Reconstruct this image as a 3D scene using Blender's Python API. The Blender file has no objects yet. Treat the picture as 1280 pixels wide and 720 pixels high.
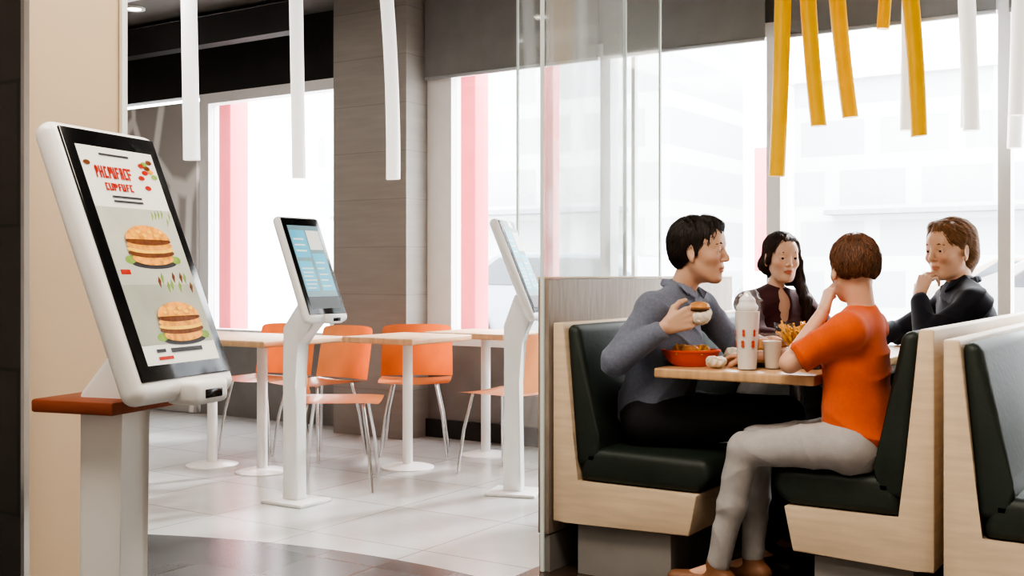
import bpy, bmesh, math, random
import numpy as np
from mathutils import Vector, Matrix, kdtree
random.seed(4)
rad = math.radians
C = bpy.context.scene.collection

# ------------------------------------------------------------------ materials
MATS = {}
def mat(name, col, rough=.5, metal=0, bump=0, bscale=60, var=0, vscale=6, emit=0, stretch=(1,1,1), coat=0, sss=0, attr=False, sheen=0):
    if name in MATS: return MATS[name]
    m = bpy.data.materials.new(name); m.use_nodes = True
    nt = m.node_tree; N = nt.nodes; L = nt.links
    b = N['Principled BSDF']
    b.inputs['Roughness'].default_value = rough
    b.inputs['Metallic'].default_value = metal
    b.inputs['Base Color'].default_value = (*col, 1)
    b.inputs['Coat Weight'].default_value = coat
    b.inputs['Sheen Weight'].default_value = sheen
    if sss:
        b.inputs['Subsurface Weight'].default_value = sss
        b.inputs['Subsurface Radius'].default_value = (.02, .008, .004)
        b.inputs['Subsurface Scale'].default_value = .5
    tc = N.new('ShaderNodeTexCoord'); mp = N.new('ShaderNodeMapping')
    mp.inputs['Scale'].default_value = stretch
    L.new(tc.outputs['Object'], mp.inputs['Vector'])
    if attr:
        a = N.new('ShaderNodeAttribute'); a.attribute_name = 'Col'
        L.new(a.outputs['Color'], b.inputs['Base Color'])
    elif var:
        n = N.new('ShaderNodeTexNoise'); n.inputs['Scale'].default_value = vscale; n.inputs['Detail'].default_value = 5
        L.new(mp.outputs['Vector'], n.inputs['Vector'])
        r = N.new('ShaderNodeValToRGB')
        r.color_ramp.elements[0].position = .3; r.color_ramp.elements[1].position = .7
        r.color_ramp.elements[0].color = (*[max(0, c*(1-var)) for c in col], 1)
        r.color_ramp.elements[1].color = (*[min(1, c*(1+var)) for c in col], 1)
        L.new(n.outputs['Fac'], r.inputs['Fac']); L.new(r.outputs['Color'], b.inputs['Base Color'])
    if bump:
        n2 = N.new('ShaderNodeTexNoise'); n2.inputs['Scale'].default_value = bscale; n2.inputs['Detail'].default_value = 3
        L.new(mp.outputs['Vector'], n2.inputs['Vector'])
        bp = N.new('ShaderNodeBump'); bp.inputs['Strength'].default_value = bump; bp.inputs['Distance'].default_value = .01
        L.new(n2.outputs['Fac'], bp.inputs['Height']); L.new(bp.outputs['Normal'], b.inputs['Normal'])
    if emit:
        b.inputs['Emission Color'].default_value = (*col, 1)
        b.inputs['Emission Strength'].default_value = emit
    MATS[name] = m
    return m

def glassmat(name, tint=(1,1,1), gl=.08, diff=0.0, dcol=(.9,.92,.92)):
    if name in MATS: return MATS[name]
    m = bpy.data.materials.new(name); m.use_nodes = True
    nt = m.node_tree; N = nt.nodes; L = nt.links; N.clear()
    o = N.new('ShaderNodeOutputMaterial'); t = N.new('ShaderNodeBsdfTransparent'); g = N.new('ShaderNodeBsdfGlossy')
    t.inputs['Color'].default_value = (*tint, 1); g.inputs['Roughness'].default_value = .05
    mx = N.new('ShaderNodeMixShader'); mx.inputs[0].default_value = gl
    L.new(t.outputs[0], mx.inputs[1]); L.new(g.outputs[0], mx.inputs[2])
    d = N.new('ShaderNodeBsdfDiffuse'); d.inputs['Color'].default_value = (*dcol, 1)
    mx2 = N.new('ShaderNodeMixShader'); mx2.inputs[0].default_value = diff
    L.new(mx.outputs[0], mx2.inputs[1]); L.new(d.outputs[0], mx2.inputs[2]); L.new(mx2.outputs[0], o.inputs['Surface'])
    MATS[name] = m
    return m

WHITE = mat('white_plastic', (.84,.84,.83), .35, coat=.2, var=.03)
BLACKG = mat('black_glass', (.006,.006,.007), .12, var=.1)
CHROME = mat('chrome', (.75,.75,.76), .15, 1, var=.03)
LWOOD = mat('light_oak_laminate', (.62,.49,.35), .45, var=.10, vscale=5, stretch=(1,1,9), bump=.05, bscale=30)
TWOOD = mat('table_oak', (.56,.35,.19), .38, var=.14, vscale=6, stretch=(8,1,1), coat=.1)
PWOOD = mat('pale_table_laminate', (.58,.38,.23), .55, var=.14, vscale=6, stretch=(8,1,1))
RWOOD = mat('red_brown_wood', (.28,.07,.03), .45, var=.2, vscale=8, stretch=(1,6,6))
GREEN = mat('dark_green_leather', (.018,.027,.021), .55, var=.2, vscale=4, bump=.12, bscale=45)
PLINTH = mat('grey_plinth', (.24,.23,.22), .5, var=.06)
ORANGE = mat('orange_plywood', (.90,.38,.17), .38, var=.08, coat=.2)
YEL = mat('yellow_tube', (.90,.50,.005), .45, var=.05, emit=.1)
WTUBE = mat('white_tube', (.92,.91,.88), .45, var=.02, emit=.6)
STEEL = mat('brushed_steel', (.45,.45,.46), .35, .8, var=.05)

# ------------------------------------------------------------------ mesh helpers
def obj_from(name, me, mats, parent=None, loc=(0,0,0), rot=(0,0,0), smooth=False, label=None):
    o = bpy.data.objects.new(name, me); C.objects.link(o)
    for m in (mats if isinstance(mats, (list, tuple)) else [mats]): me.materials.append(m)
    if parent: o.parent = parent
    o.location = loc; o.rotation_euler = rot
    if smooth:
        for p in me.polygons: p.use_smooth = True
    if label: o['label'] = label
    return o
def bm_finish(bm, name, mats, **kw):
    bmesh.ops.recalc_face_normals(bm, faces=bm.faces[:])
    me = bpy.data.meshes.new(name); bm.to_mesh(me); bm.free()
    return obj_from(name, me, mats, **kw)
def shade_auto(o, ang=40):
    me = o.data
    for p in me.polygons: p.use_smooth = True
    try: me.set_sharp_from_angle(angle=rad(ang))
    except Exception: pass
    return o
def box(name, c, s, m, bevel=0, seg=2, **kw):
    bm = bmesh.new(); bmesh.ops.create_cube(bm, size=1)
    for v in bm.verts: v.co = Vector((v.co.x*s[0]+c[0], v.co.y*s[1]+c[1], v.co.z*s[2]+c[2]))
    if bevel: bmesh.ops.bevel(bm, geom=bm.edges[:], offset=bevel, segments=seg, profile=.5, affect='EDGES')
    o = bm_finish(bm, name, m, **kw)
    return shade_auto(o) if bevel else o
def prism(name, pts, y0, y1, m, bevel=0, seg=3, **kw):
    bm = bmesh.new()
    a = [bm.verts.new((x, y0, z)) for x, z in pts]; b = [bm.verts.new((x, y1, z)) for x, z in pts]
    bm.faces.new(a); bm.faces.new(b[::-1])
    n = len(pts)
    for i in range(n): bm.faces.new((a[i], b[i], b[(i+1) % n], a[(i+1) % n]))
    if bevel: bmesh.ops.bevel(bm, geom=bm.edges[:], offset=bevel, segments=seg, profile=.5, affect='EDGES', clamp_overlap=True)
    return shade_auto(bm_finish(bm, name, m, **kw), 35)
def lathe(name, prof, m, seg=32, sx=1, sy=1, **kw):
    bm = bmesh.new(); rings = []
    for r, z in prof:
        if r < 1e-6: rings.append([bm.verts.new((0, 0, z))])
        else: rings.append([bm.verts.new((r*sx*math.cos(2*math.pi*i/seg), r*sy*math.sin(2*math.pi*i/seg), z)) for i in range(seg)])
    for a, b in zip(rings, rings[1:]):
        for i in range(seg):
            j = (i+1) % seg
            if len(a) == 1 and len(b) == 1: continue
            if len(a) == 1: bm.faces.new((a[0], b[i], b[j]))
            elif len(b) == 1: bm.faces.new((a[i], a[j], b[0]))
            else: bm.faces.new((a[i], a[j], b[j], b[i]))
    return shade_auto(bm_finish(bm, name, m, **kw), 40)
def tube(name, pts, r, m, seg=10, r2=None, **kw):
    bm = bmesh.new(); pts = [Vector(p) for p in pts]; rings = []; n = len(pts)
    up = Vector((.13, .31, .94)).normalized()
    for i, p in enumerate(pts):
        t = (pts[min(i+1, n-1)] - pts[max(i-1, 0)]).normalized()
        a = t.cross(up)
        if a.length < .1: a = t.cross(Vector((1, 0, 0)))
        a.normalize(); b = t.cross(a)
        rr = r if r2 is None else r+(r2-r)*i/(n-1)
        rings.append([bm.verts.new(p + rr*(a*math.cos(2*math.pi*k/seg)+b*math.sin(2*math.pi*k/seg))) for k in range(seg)])
    for a, b in zip(rings, rings[1:]):
        for k in range(seg): bm.faces.new((a[k], a[(k+1) % seg], b[(k+1) % seg], b[k]))
    bm.faces.new(rings[0]); bm.faces.new(rings[-1][::-1])
    return shade_auto(bm_finish(bm, name, m, **kw), 50)
def thing(name, label, cat, loc=(0,0,0), yaw=0, group=None):
    e = bpy.data.objects.new(name, None); C.objects.link(e)
    e.location = loc; e.rotation_euler = (0, 0, yaw); e.empty_display_size = .1
    e['label'] = label; e['category'] = cat
    if group: e['group'] = group
    return e
def top(o, label, cat, group=None):
    o['label'] = label; o['category'] = cat
    if group: o['group'] = group
    return o
def dup(t, loc, yaw, label=None):
    n = t.copy(); C.objects.link(n); n.location = loc; n.rotation_euler = (n.rotation_euler[0], n.rotation_euler[1], yaw)
    if label: n['label'] = label
    def rec(a, b):
        for ch in a.children:
            k = ch.copy(); C.objects.link(k); k.parent = b; rec(ch, k)
    kids = list(t.children)
    for ch in kids:
        k = ch.copy(); C.objects.link(k); k.parent = n; rec(ch, k)
    return n
def struct(o):
    o['kind'] = 'structure'; return o

# ------------------------------------------------------------------ SDF modelling
A = lambda *a: np.array(a, float)
def cap(a, b, ra, rb, k=.015, sq=None, n=None, op=1): return dict(t='c', a=np.array(a, float), b=np.array(b, float), ra=ra, rb=rb, k=k, sq=sq, n=n, op=op)
def ell(c, r, R=None, k=.012, op=1): return dict(t='e', c=np.array(c, float), r=np.array(r, float), R=np.eye(3) if R is None else np.array(R), k=k, op=op)
def sdf_arrays(prims, vox, fn=None):
    def bb(p):
        if p['t'] == 'c': return np.minimum(p['a']-p['ra'], p['b']-p['rb']), np.maximum(p['a']+p['ra'], p['b']+p['rb'])
        e = np.sqrt(((p['R']*p['r'])**2).sum(1)); return p['c']-e, p['c']+e
    bs = [bb(p) for p in prims if p['op'] > 0]
    lo = np.min([b[0] for b in bs], 0)-.025; hi = np.max([b[1] for b in bs], 0)+.025
    n = np.ceil((hi-lo)/vox).astype(int)+1
    F = np.full(n, .2, np.float32)
    for p in prims:
        l, h = bb(p); mg = 2.5*vox+1.5*p['k']+.004
        i0 = np.maximum(((l-mg-lo)/vox).astype(int), 0); i1 = np.minimum(((h+mg-lo)/vox).astype(int)+2, n)
        if (i1 <= i0).any(): continue
        g = [(lo[q]+vox*np.arange(i0[q], i1[q])).astype(np.float32) for q in range(3)]
        X = g[0][:, None, None]; Y = g[1][None, :, None]; Z = g[2][None, None, :]
        if p['t'] == 'c':
            a, b = p['a'], p['b']; ab = b-a; L2 = max((ab**2).sum(), 1e-9)
            hh = np.clip(((X-a[0])*ab[0]+(Y-a[1])*ab[1]+(Z-a[2])*ab[2])/L2, 0, 1)
            qx = X-a[0]-hh*ab[0]; qy = Y-a[1]-hh*ab[1]; qz = Z-a[2]-hh*ab[2]
            fac = 1
            if p['sq']:
                nn = np.array(p['n'], float); nn /= np.linalg.norm(nn); w = (1/p['sq']-1)*(qx*nn[0]+qy*nn[1]+qz*nn[2])
                qx = qx+w*nn[0]; qy = qy+w*nn[1]; qz = qz+w*nn[2]; fac = (1+p['sq'])/2
            d = (np.sqrt(qx**2+qy**2+qz**2)-(p['ra']+(p['rb']-p['ra'])*hh))*fac
        else:
            R = p['R'].T; r = p['r']; x = X-p['c'][0]; y = Y-p['c'][1]; z = Z-p['c'][2]
            u = [R[q, 0]*x+R[q, 1]*y+R[q, 2]*z for q in range(3)]
            k0 = np.sqrt((u[0]/r[0])**2+(u[1]/r[1])**2+(u[2]/r[2])**2)
            k1 = np.sqrt((u[0]/r[0]**2)**2+(u[1]/r[1]**2)**2+(u[2]/r[2]**2)**2)+1e-6
            d = k0*(k0-1)/k1
        sl = tuple(slice(i0[q], i1[q]) for q in range(3)); f = F[sl]; k = p['k']
        if p['op'] > 0:
            t = np.clip(.5+.5*(d-f)/k, 0, 1); F[sl] = d*(1-t)+f*t-k*t*(1-t)
        else:
            d = -d; t = np.clip(.5-.5*(d-f)/k, 0, 1); F[sl] = d*(1-t)+f*t+k*t*(1-t)
    if fn is not None:
        X = (lo[0]+vox*np.arange(n[0]))[:, None, None]; Y = (lo[1]+vox*np.arange(n[1]))[None, :, None]; Z = (lo[2]+vox*np.arange(n[2]))[None, None, :]
        F = F+fn(X, Y, Z).astype(np.float32)
    I = F < 0
    cnt = np.zeros(n-1, np.int8)
    offs = [(a, b, c) for a in (0, 1) for b in (0, 1) for c in (0, 1)]
    for a, b, c in offs: cnt += I[a:n[0]-1+a, b:n[1]-1+b, c:n[2]-1+c]
    idx = np.argwhere((cnt > 0) & (cnt < 8)); N = len(idx)
    ids = np.full(n-1, -1, np.int32); ids[idx[:, 0], idx[:, 1], idx[:, 2]] = np.arange(N)
    val = {o: F[idx[:, 0]+o[0], idx[:, 1]+o[1], idx[:, 2]+o[2]] for o in offs}
    acc = np.zeros((N, 3)); num = np.zeros(N)
    for o in offs:
        for ax in range(3):
            if o[ax] == 0:
                q = list(o); q[ax] = 1; q = tuple(q)
                f0, f1 = val[o], val[q]; m = (f0 < 0) != (f1 < 0)
                t = np.where(m, f0/np.where(m, f0-f1, 1), 0)
                pt = np.tile(np.array(o, float), (N, 1)); pt[:, ax] += t
                acc += pt*m[:, None]; num += m
    vs = lo+vox*(idx+acc/num[:, None])
    quads = []
    for ax in range(3):
        s0 = [slice(None)]*3; s1 = [slice(None)]*3; s0[ax] = slice(0, -1); s1[ax] = slice(1, None)
        a_in = I[tuple(s0)]; ch = np.argwhere(a_in != I[tuple(s1)])
        p1, p2 = (ax+1) % 3, (ax+2) % 3
        ok = (ch[:, p1] >= 1) & (ch[:, p2] >= 1) & (ch[:, p1] < n[p1]-1) & (ch[:, p2] < n[p2]-1); ch = ch[ok]
        ins = a_in[ch[:, 0], ch[:, 1], ch[:, 2]]
        cols = []
        for d1, d2 in ((-1, -1), (0, -1), (0, 0), (-1, 0)):
            q = ch.copy(); q[:, p1] += d1; q[:, p2] += d2; cols.append(ids[q[:, 0], q[:, 1], q[:, 2]])
        Q = np.stack(cols, 1); Q[~ins] = Q[~ins][:, ::-1]; quads.append(Q)
    return vs, np.concatenate(quads)
def sdf_obj(name, prims, vox, m, fn=None, color=None, **kw):
    vs, q = sdf_arrays(prims, vox, fn)
    me = bpy.data.meshes.new(name)
    me.vertices.add(len(vs)); me.vertices.foreach_set('co', vs.astype(np.float32).ravel())
    me.loops.add(len(q)*4); me.loops.foreach_set('vertex_index', q.astype(np.int32).ravel())
    me.polygons.add(len(q)); me.polygons.foreach_set('loop_start', np.arange(0, len(q)*4, 4, dtype=np.int32))
    try: me.polygons.foreach_set('loop_total', np.full(len(q), 4, np.int32))
    except Exception: pass
    me.update(calc_edges=True); me.validate()
    if color is not None:
        ca = me.color_attributes.new('Col', 'FLOAT_COLOR', 'POINT')
        ca.data.foreach_set('color', np.concatenate([color(vs), np.ones((len(vs), 1))], 1).astype(np.float32).ravel())
    return obj_from(name, me, m, smooth=True, **kw)

# ------------------------------------------------------------------ ROOM
YW = 2.53
def floor_mat():
    m = bpy.data.materials.new('floor_tiles'); m.use_nodes = True; nt = m.node_tree; N = nt.nodes; L = nt.links; b = N['Principled BSDF']
    tc = N.new('ShaderNodeTexCoord')
    def brick(c1, c2, mo, w, h, ms):
        k = N.new('ShaderNodeTexBrick'); k.offset = 0; k.inputs['Scale'].default_value = 1
        k.inputs['Brick Width'].default_value = w; k.inputs['Row Height'].default_value = h; k.inputs['Mortar Size'].default_value = ms
        k.inputs['Color1'].default_value = (*c1, 1); k.inputs['Color2'].default_value = (*c2, 1); k.inputs['Mortar'].default_value = (*mo, 1)
        L.new(tc.outputs['Object'], k.inputs['Vector']); return k
    k1 = brick((.48,.48,.475), (.53,.53,.52), (.30,.29,.28), .6, .6, .004)
    k2 = brick((.085,.090,.095), (.12,.125,.13), (.05,.05,.05), .3, .3, .004)
    k3 = brick((.06,.04,.03), (.08,.055,.04), (.04,.03,.02), 1.2, .15, .003)
    d = N.new('ShaderNodeVectorMath'); d.operation = 'DISTANCE'; d.inputs[1].default_value = (-.594, -3.03, 0)
    L.new(tc.outputs['Object'], d.inputs[0])
    lt = N.new('ShaderNodeMath'); lt.operation = 'LESS_THAN'; lt.inputs[1].default_value = 2.86; L.new(d.outputs['Value'], lt.inputs[0])
    mx = N.new('ShaderNodeMixRGB'); L.new(lt.outputs[0], mx.inputs[0]); L.new(k1.outputs['Color'], mx.inputs[1]); L.new(k2.outputs['Color'], mx.inputs[2])
    sp = N.new('ShaderNodeSeparateXYZ'); L.new(tc.outputs['Object'], sp.inputs[0])
    gt = N.new('ShaderNodeMath'); gt.operation = 'GREATER_THAN'; gt.inputs[1].default_value = -.09; L.new(sp.outputs['X'], gt.inputs[0])
    gt2 = N.new('ShaderNodeMath'); gt2.operation = 'GREATER_THAN'; gt2.inputs[1].default_value = -.35; L.new(sp.outputs['Y'], gt2.inputs[0])
    ml = N.new('ShaderNodeMath'); ml.operation = 'MULTIPLY'; L.new(gt.outputs[0], ml.inputs[0]); L.new(gt2.outputs[0], ml.inputs[1])
    mx2 = N.new('ShaderNodeMixRGB'); L.new(ml.outputs[0], mx2.inputs[0]); L.new(mx.outputs[0], mx2.inputs[1]); L.new(k3.outputs['Color'], mx2.inputs[2])
    n = N.new('ShaderNodeTexNoise'); n.inputs['Scale'].default_value = 7; n.inputs['Detail'].default_value = 6; L.new(tc.outputs['Object'], n.inputs['Vector'])
    r = N.new('ShaderNodeValToRGB'); r.color_ramp.elements[0].color = (.88,.88,.88,1); r.color_ramp.elements[1].color = (1.08,1.08,1.08,1)
    L.new(n.outputs['Fac'], r.inputs['Fac'])
    mu = N.new('ShaderNodeMixRGB'); mu.blend_type = 'MULTIPLY'; mu.inputs[0].default_value = 1; L.new(mx2.outputs[0], mu.inputs[1]); L.new(r.outputs[0], mu.inputs[2])
    L.new(mu.outputs[0], b.inputs['Base Color']); b.inputs['Roughness'].default_value = .25
    return m
def tile_mat(name, c1, c2, mo, w, h, ms, rough=.45, rot=(rad(90), 0, 0), n0=.82, n1=1.12):
    m = bpy.data.materials.new(name); m.use_nodes = True; nt = m.node_tree; N = nt.nodes; L = nt.links; b = N['Principled BSDF']
    tc = N.new('ShaderNodeTexCoord'); mp = N.new('ShaderNodeMapping'); mp.inputs['Rotation'].default_value = rot; L.new(tc.outputs['Object'], mp.inputs[0])
    k = N.new('ShaderNodeTexBrick'); k.offset = .5; k.inputs['Scale'].default_value = 1
    k.inputs['Brick Width'].default_value = w; k.inputs['Row Height'].default_value = h; k.inputs['Mortar Size'].default_value = ms
    k.inputs['Color1'].default_value = (*c1, 1); k.inputs['Color2'].default_value = (*c2, 1); k.inputs['Mortar'].default_value = (*mo, 1)
    L.new(mp.outputs[0], k.inputs['Vector'])
    n = N.new('ShaderNodeTexNoise'); n.inputs['Scale'].default_value = 3; n.inputs['Detail'].default_value = 6
    mp2 = N.new('ShaderNodeMapping'); mp2.inputs['Scale'].default_value = (1, 1, 8); L.new(tc.outputs['Object'], mp2.inputs[0]); L.new(mp2.outputs[0], n.inputs['Vector'])
    r = N.new('ShaderNodeValToRGB'); r.color_ramp.elements[0].color = (n0,n0,n0,1); r.color_ramp.elements[1].color = (n1,n1,n1,1); L.new(n.outputs['Fac'], r.inputs['Fac'])
    mu = N.new('ShaderNodeMixRGB'); mu.blend_type = 'MULTIPLY'; mu.inputs[0].default_value = 1; L.new(k.outputs['Color'], mu.inputs[1]); L.new(r.outputs[0], mu.inputs[2])
    L.new(mu.outputs[0], b.inputs['Base Color']); b.inputs['Roughness'].default_value = rough
    return m
struct(box('floor', (-1.5, -.95, -.05), (9.6, 7.1, .1), floor_mat()))
CEIL = mat('ceiling_paint', (.15,.14,.13), .8, var=.08, vscale=2)
struct(box('ceiling', (-1.5, -.95, 3.05), (9.6, 7.1, .1), CEIL))
WALLP = mat('wall_paint', (.48,.42,.36), .7, var=.04)
DARKW = mat('dark_wall', (.03,.03,.03), .6, var=.1)
HEADW = mat('grey_header', (.18,.18,.18), .6, var=.06)
GREYW = mat('grey_lower_wall', (.22,.21,.205), .6, var=.08)
ZS = .62
struct(box('wall_left', (-6.25, -.95, 1.5), (.1, 7.1, 3), WALLP))
struct(box('wall_right', (3.35, -.95, 1.5), (.1, 7.1, 3), WALLP))
struct(box('wall_front', (-1.5, -4.55, 1.5), (9.7, .1, 3), WALLP))
struct(box('wall_back', (-1.5, YW+.06, ZS/2), (9.5, .12, ZS), GREYW))
struct(box('trim_1', (.4, YW+.06, 2.755), (5.8, .12, .49), HEADW))
struct(box('trim_9', (-4.4, YW+.06, 2.755), (3.8, .12, .49), DARKW))
PANELM = bpy.data.materials.new('graphic_panel'); PANELM.use_nodes = True
_N = PANELM.node_tree.nodes; _L = PANELM.node_tree.links
_tc = _N.new('ShaderNodeTexCoord'); _mp = _N.new('ShaderNodeMapping'); _mp.inputs['Rotation'].default_value = (0, rad(38), 0)
_v = _N.new('ShaderNodeTexVoronoi'); _v.feature = 'DISTANCE_TO_EDGE'; _v.inputs['Scale'].default_value = 1.3
_r = _N.new('ShaderNodeValToRGB'); _r.color_ramp.elements[0].position = .03; _r.color_ramp.elements[0].color = (.9,.89,.87,1); _r.color_ramp.elements[1].position = .07; _r.color_ramp.elements[1].color = (.45,.43,.42,1)
_mp.inputs['Scale'].default_value = (1.6, 1, .8)
_L.new(_tc.outputs['Object'], _mp.inputs[0]); _L.new(_mp.outputs[0], _v.inputs['Vector']); _L.new(_v.outputs['Distance'], _r.inputs[0]); _L.new(_r.outputs[0], _N['Principled BSDF'].inputs['Base Color'])
struct(box('trim_2', (-5.45, YW-.02, 1.23), (1.4, .04, 2.45), PANELM))
struct(box('wall_back', (-5.47, YW+.06, (ZS+2.45)/2), (1.44, .12, 2.45-ZS), GREYW))
PILT = tile_mat('pillar_tiles', (.29,.27,.25), (.31,.29,.27), (.24,.225,.21), 1.6, .32, .003, .5)
struct(box('wall_pillar', (-2.82, YW-.06, 1.5), (.64, .36, 2.998), PILT))
FRAME = mat('window_frame', (.80,.80,.80), .4, var=.03)
WG = glassmat('window_glass', (.98,.99,.99), .05)
def window(i, x0, x1, fl=.07, fr=.07, mids=()):
    z0, z1 = ZS, 2.51; bm = bmesh.new()
    def bx(a, b, c, d, y0=YW-.01, y1=YW+.1):
        r = bmesh.ops.create_cube(bm, size=1)
        for v in r['verts']: v.co = Vector(((a+b)/2+v.co.x*(b-a), (y0+y1)/2+v.co.y*(y1-y0), (c+d)/2+v.co.z*(d-c)))
        return r['verts']
    bx(x0, x0+fl, z0, z1); bx(x1-fr, x1, z0, z1); bx(x0+fl, x1-fr, z0, z0+.05); bx(x0+fl, x1-fr, z1-.08, z1)
    for m_ in mids: bx(m_-.012, m_+.012, z0+.05, z1-.08, YW+.0, YW+.04)
    vs = bx(x0+fl, x1-fr, z0+.05, z1-.08, YW+.045, YW+.05)
    fs = {f for v in vs for f in v.link_faces}
    for f in fs: f.material_index = 1
    struct(bm_finish(bm, 'window_%d' % i, [FRAME, WG]))
window(1, -4.75, -3.14, .1, .16); window(2, -2.5, -1.135, .2, .035); window(3, -1.135, -.07, .035, .04, (-.95,)); window(4, -.07, 1.13, .04, .03); window(5, 1.13, 3.3, .03, .05, (1.35,))
struct(box('baseboard_back', (-.05, YW-.015, .06), (4.9, .03, .12), DARKW))
BLIND = mat('dark_blind_fabric', (.23,.23,.23), .85, var=.06, bump=.1, bscale=200)
for nm, (a, b) in enumerate(((-2.48, -1.16), (-1.12, -.1), (-.04, 1.1), (1.16, 3.2))):
    t = thing('roller_blind', 'dark grey fabric roller blind above a tall window', 'window blind', ((a+b)/2, YW-.06, 2.4), group='dark roller blinds on the windows')
    box('fabric', (0, 0, .285), (b-a, .006, .55), BLIND, parent=t)
    box('bottom_rail', (0, 0, .01), (b-a, .018, .022), STEEL, .004, parent=t)
    tube('roller', [(-(b-a)/2, 0, .572), ((b-a)/2, 0, .572)], .025, STEEL, parent=t)
BEIGE = mat('beige_wall', (.60,.47,.33), .55, var=.03, vscale=3)
DTILE = tile_mat('dark_brown_tiles', (.035,.030,.028), (.042,.036,.033), (.02,.018,.016), .6, .3, .004, .3)
_p = box('wall_near', (-.3865, -2.035, 1.5), (.82, .235, 2.998), [DTILE, BEIGE])
for pl in _p.data.polygons:
    if pl.normal.x > .5 or pl.normal.y > .5: pl.material_index = 1
struct(_p)
struct(box('trim_4', (.032, -2.158, 1.5), (.012, .012, 2.99), CHROME))
struct(box('trim_5', (.03, -1.915, 1.5), (.01, .014, 2.99), mat('pale_glass_edge', (.8,.82,.8), .2, var=.02)))
CW = mat('white_soffit', (.75,.73,.70), .6, var=.02)
struct(box('trim_6', (-4.3, 1.1, 2.93), (2.2, .25, .12), CW))
struct(box('trim_7', (-3.6, -.1, 2.95), (3.2, .18, .08), CW))
struct(box('trim_8', (-4.6, 2.1, 2.86), (2.6, .12, .2), DARKW))
LAMP = mat('lamp_glow', (1,.93,.8), .5, emit=12)
cl = thing('ceiling_downlight', 'small round recessed ceiling downlight glowing warm white', 'ceiling lamp', (-3.9, .75, 3.0), group='round ceiling downlights')
lathe('lamp_rim', [(.05,-.001),(.075,-.001),(.075,-.015),(.05,-.012)], CW, parent=cl); lathe('bulb', [(0,-.012),(.048,-.012),(.048,-.002),(0,-.002)], LAMP, parent=cl)
for p in ((-3.1, 1.6), (-4.5, 1.7), (-2.2, .4)): dup(cl, (p[0], p[1], 3.0), 0)

# exterior
PAVE = mat('pale_pavement', (.68,.67,.66), .8, var=.05, vscale=.5)
o = top(box('pavement', (0, 24.7, -.08), (90, 44, .1), PAVE), 'pale sunlit pavement and street outside the windows', 'street'); o['kind'] = 'stuff'
REDP = mat('red_post', (.80,.16,.19), .5, var=.04)
PINKP = mat('pale_red_post', (.80,.22,.25), .5, var=.04)
for x, w, y, mm in ((-2.43, .17, 2.95, REDP), (-4.86, .2, 2.95, REDP), (-1.93, .09, 3.2, PINKP)):
    t = box('exterior_post', (0, 0, 1.6), (w, min(w, .2), 3.2), mm, .01, loc=(x, y, 0))
    top(t, 'tall square bright red post standing outside the window', 'post', 'red posts outside the windows')
BLD = tile_mat('pale_facade', (.40,.43,.45), (.48,.50,.51), (.60,.61,.62), 2.2, 1.4, .22, .7, n0=.93, n1=1.03)
for i, (x, y, w, h) in enumerate(((-16, 25, 12, 9), (-3, 30, 11, 6.5), (9, 27, 12, 11), (22, 24, 11, 7))):
    bb = thing('street_building', 'pale grey street building seen faintly through the windows', 'building', (x, y, -.03), group='pale buildings across the street')
    box('facade', (0, 0, h/2), (w, 5, h), BLD, parent=bb); box('roof', (0, 0, h+.15), (w+.4, 5.4, .3), PAVE, parent=bb)
    box('awning', (0, -2.9, 2.8), (w*.8, .8, .12), mat('awning_grey', (.3,.32,.35), .7, var=.1), parent=bb)
sg = thing('street_sign', 'red banner sign panel on a thin post outside', 'sign', (-1.35, 6.0, -.03))
box('sign_panel', (0, 0, 1.70), (.30, .04, 1.1), PINKP, .01, parent=sg); tube('pole', [(0,0,0),(0,0,1.16)], .025, STEEL, parent=sg)
CARM = mat('pale_car_paint', (.22,.25,.29), .3, var=.03, coat=.5)
def car(x, y, yaw, m):
    c = thing('car', 'pale parked car on the street outside', 'car', (x, y, -.03), yaw, 'cars parked outside')
    prism('car_body', [(-2.1,.3),(2.1,.3),(2.15,.75),(1.3,.92),(.75,1.4),(-.9,1.42),(-1.6,.98),(-2.15,.9)], -.85, .85, m, .08, parent=c)
    prism('car_glass', [(-1.4,.98),(1.15,.95),(.7,1.33),(-.85,1.35)], -.87, .87, mat('car_glass', (.08,.09,.10), .1, var=.05), .02, parent=c)
    for sx in (-1.3, 1.35):
        for sy in (-.8, .8):
            tube('wheel', [(sx, sy-.1, .32), (sx, sy+.1, .32)], .32, mat('tyre', (.05,.05,.05), .8, var=.1), 24, parent=c)
car(-5.5, 10, .05, CARM); car(1.2, 11, 0, mat('silver_car', (.3,.3,.3), .3, var=.02, coat=.5)); car(-.5, 18, 0, mat('beige_car', (.3,.25,.2), .3, var=.02, coat=.5)); car(-10.5, 13, 0, CARM)

# ------------------------------------------------------------------ KIOSKS
def flat(name, pts, x, m, parent):
    bm = bmesh.new(); f = bm.faces.new([bm.verts.new((x, p[0], p[1])) for p in pts])
    r = bmesh.ops.extrude_face_region(bm, geom=[f]); 
    for v in [g for g in r['geom'] if isinstance(g, bmesh.types.BMVert)]: v.co.x -= .0004
    return bm_finish(bm, name, m, parent=parent)
def oval(cy, cz, ry, rz, a0=0, a1=360, n=24): return [(cy+ry*math.cos(rad(a0+(a1-a0)*i/n)), cz+rz*math.sin(rad(a0+(a1-a0)*i/n))) for i in range(n+1 if a1-a0 < 360 else n)]
def rect(a, b, c, d): return [(a, c), (b, c), (b, d), (a, d)]
E = .45
S_WHITE = mat('screen_white', (.62,.61,.55), .3, emit=E, var=.02); S_GREEN = mat('screen_sage', (.32,.33,.27), .3, emit=E*.7, var=.15, vscale=12)
S_SAGE2 = mat('screen_pale_sage', (.42,.42,.36), .3, emit=E*.7, var=.12, vscale=12)
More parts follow.
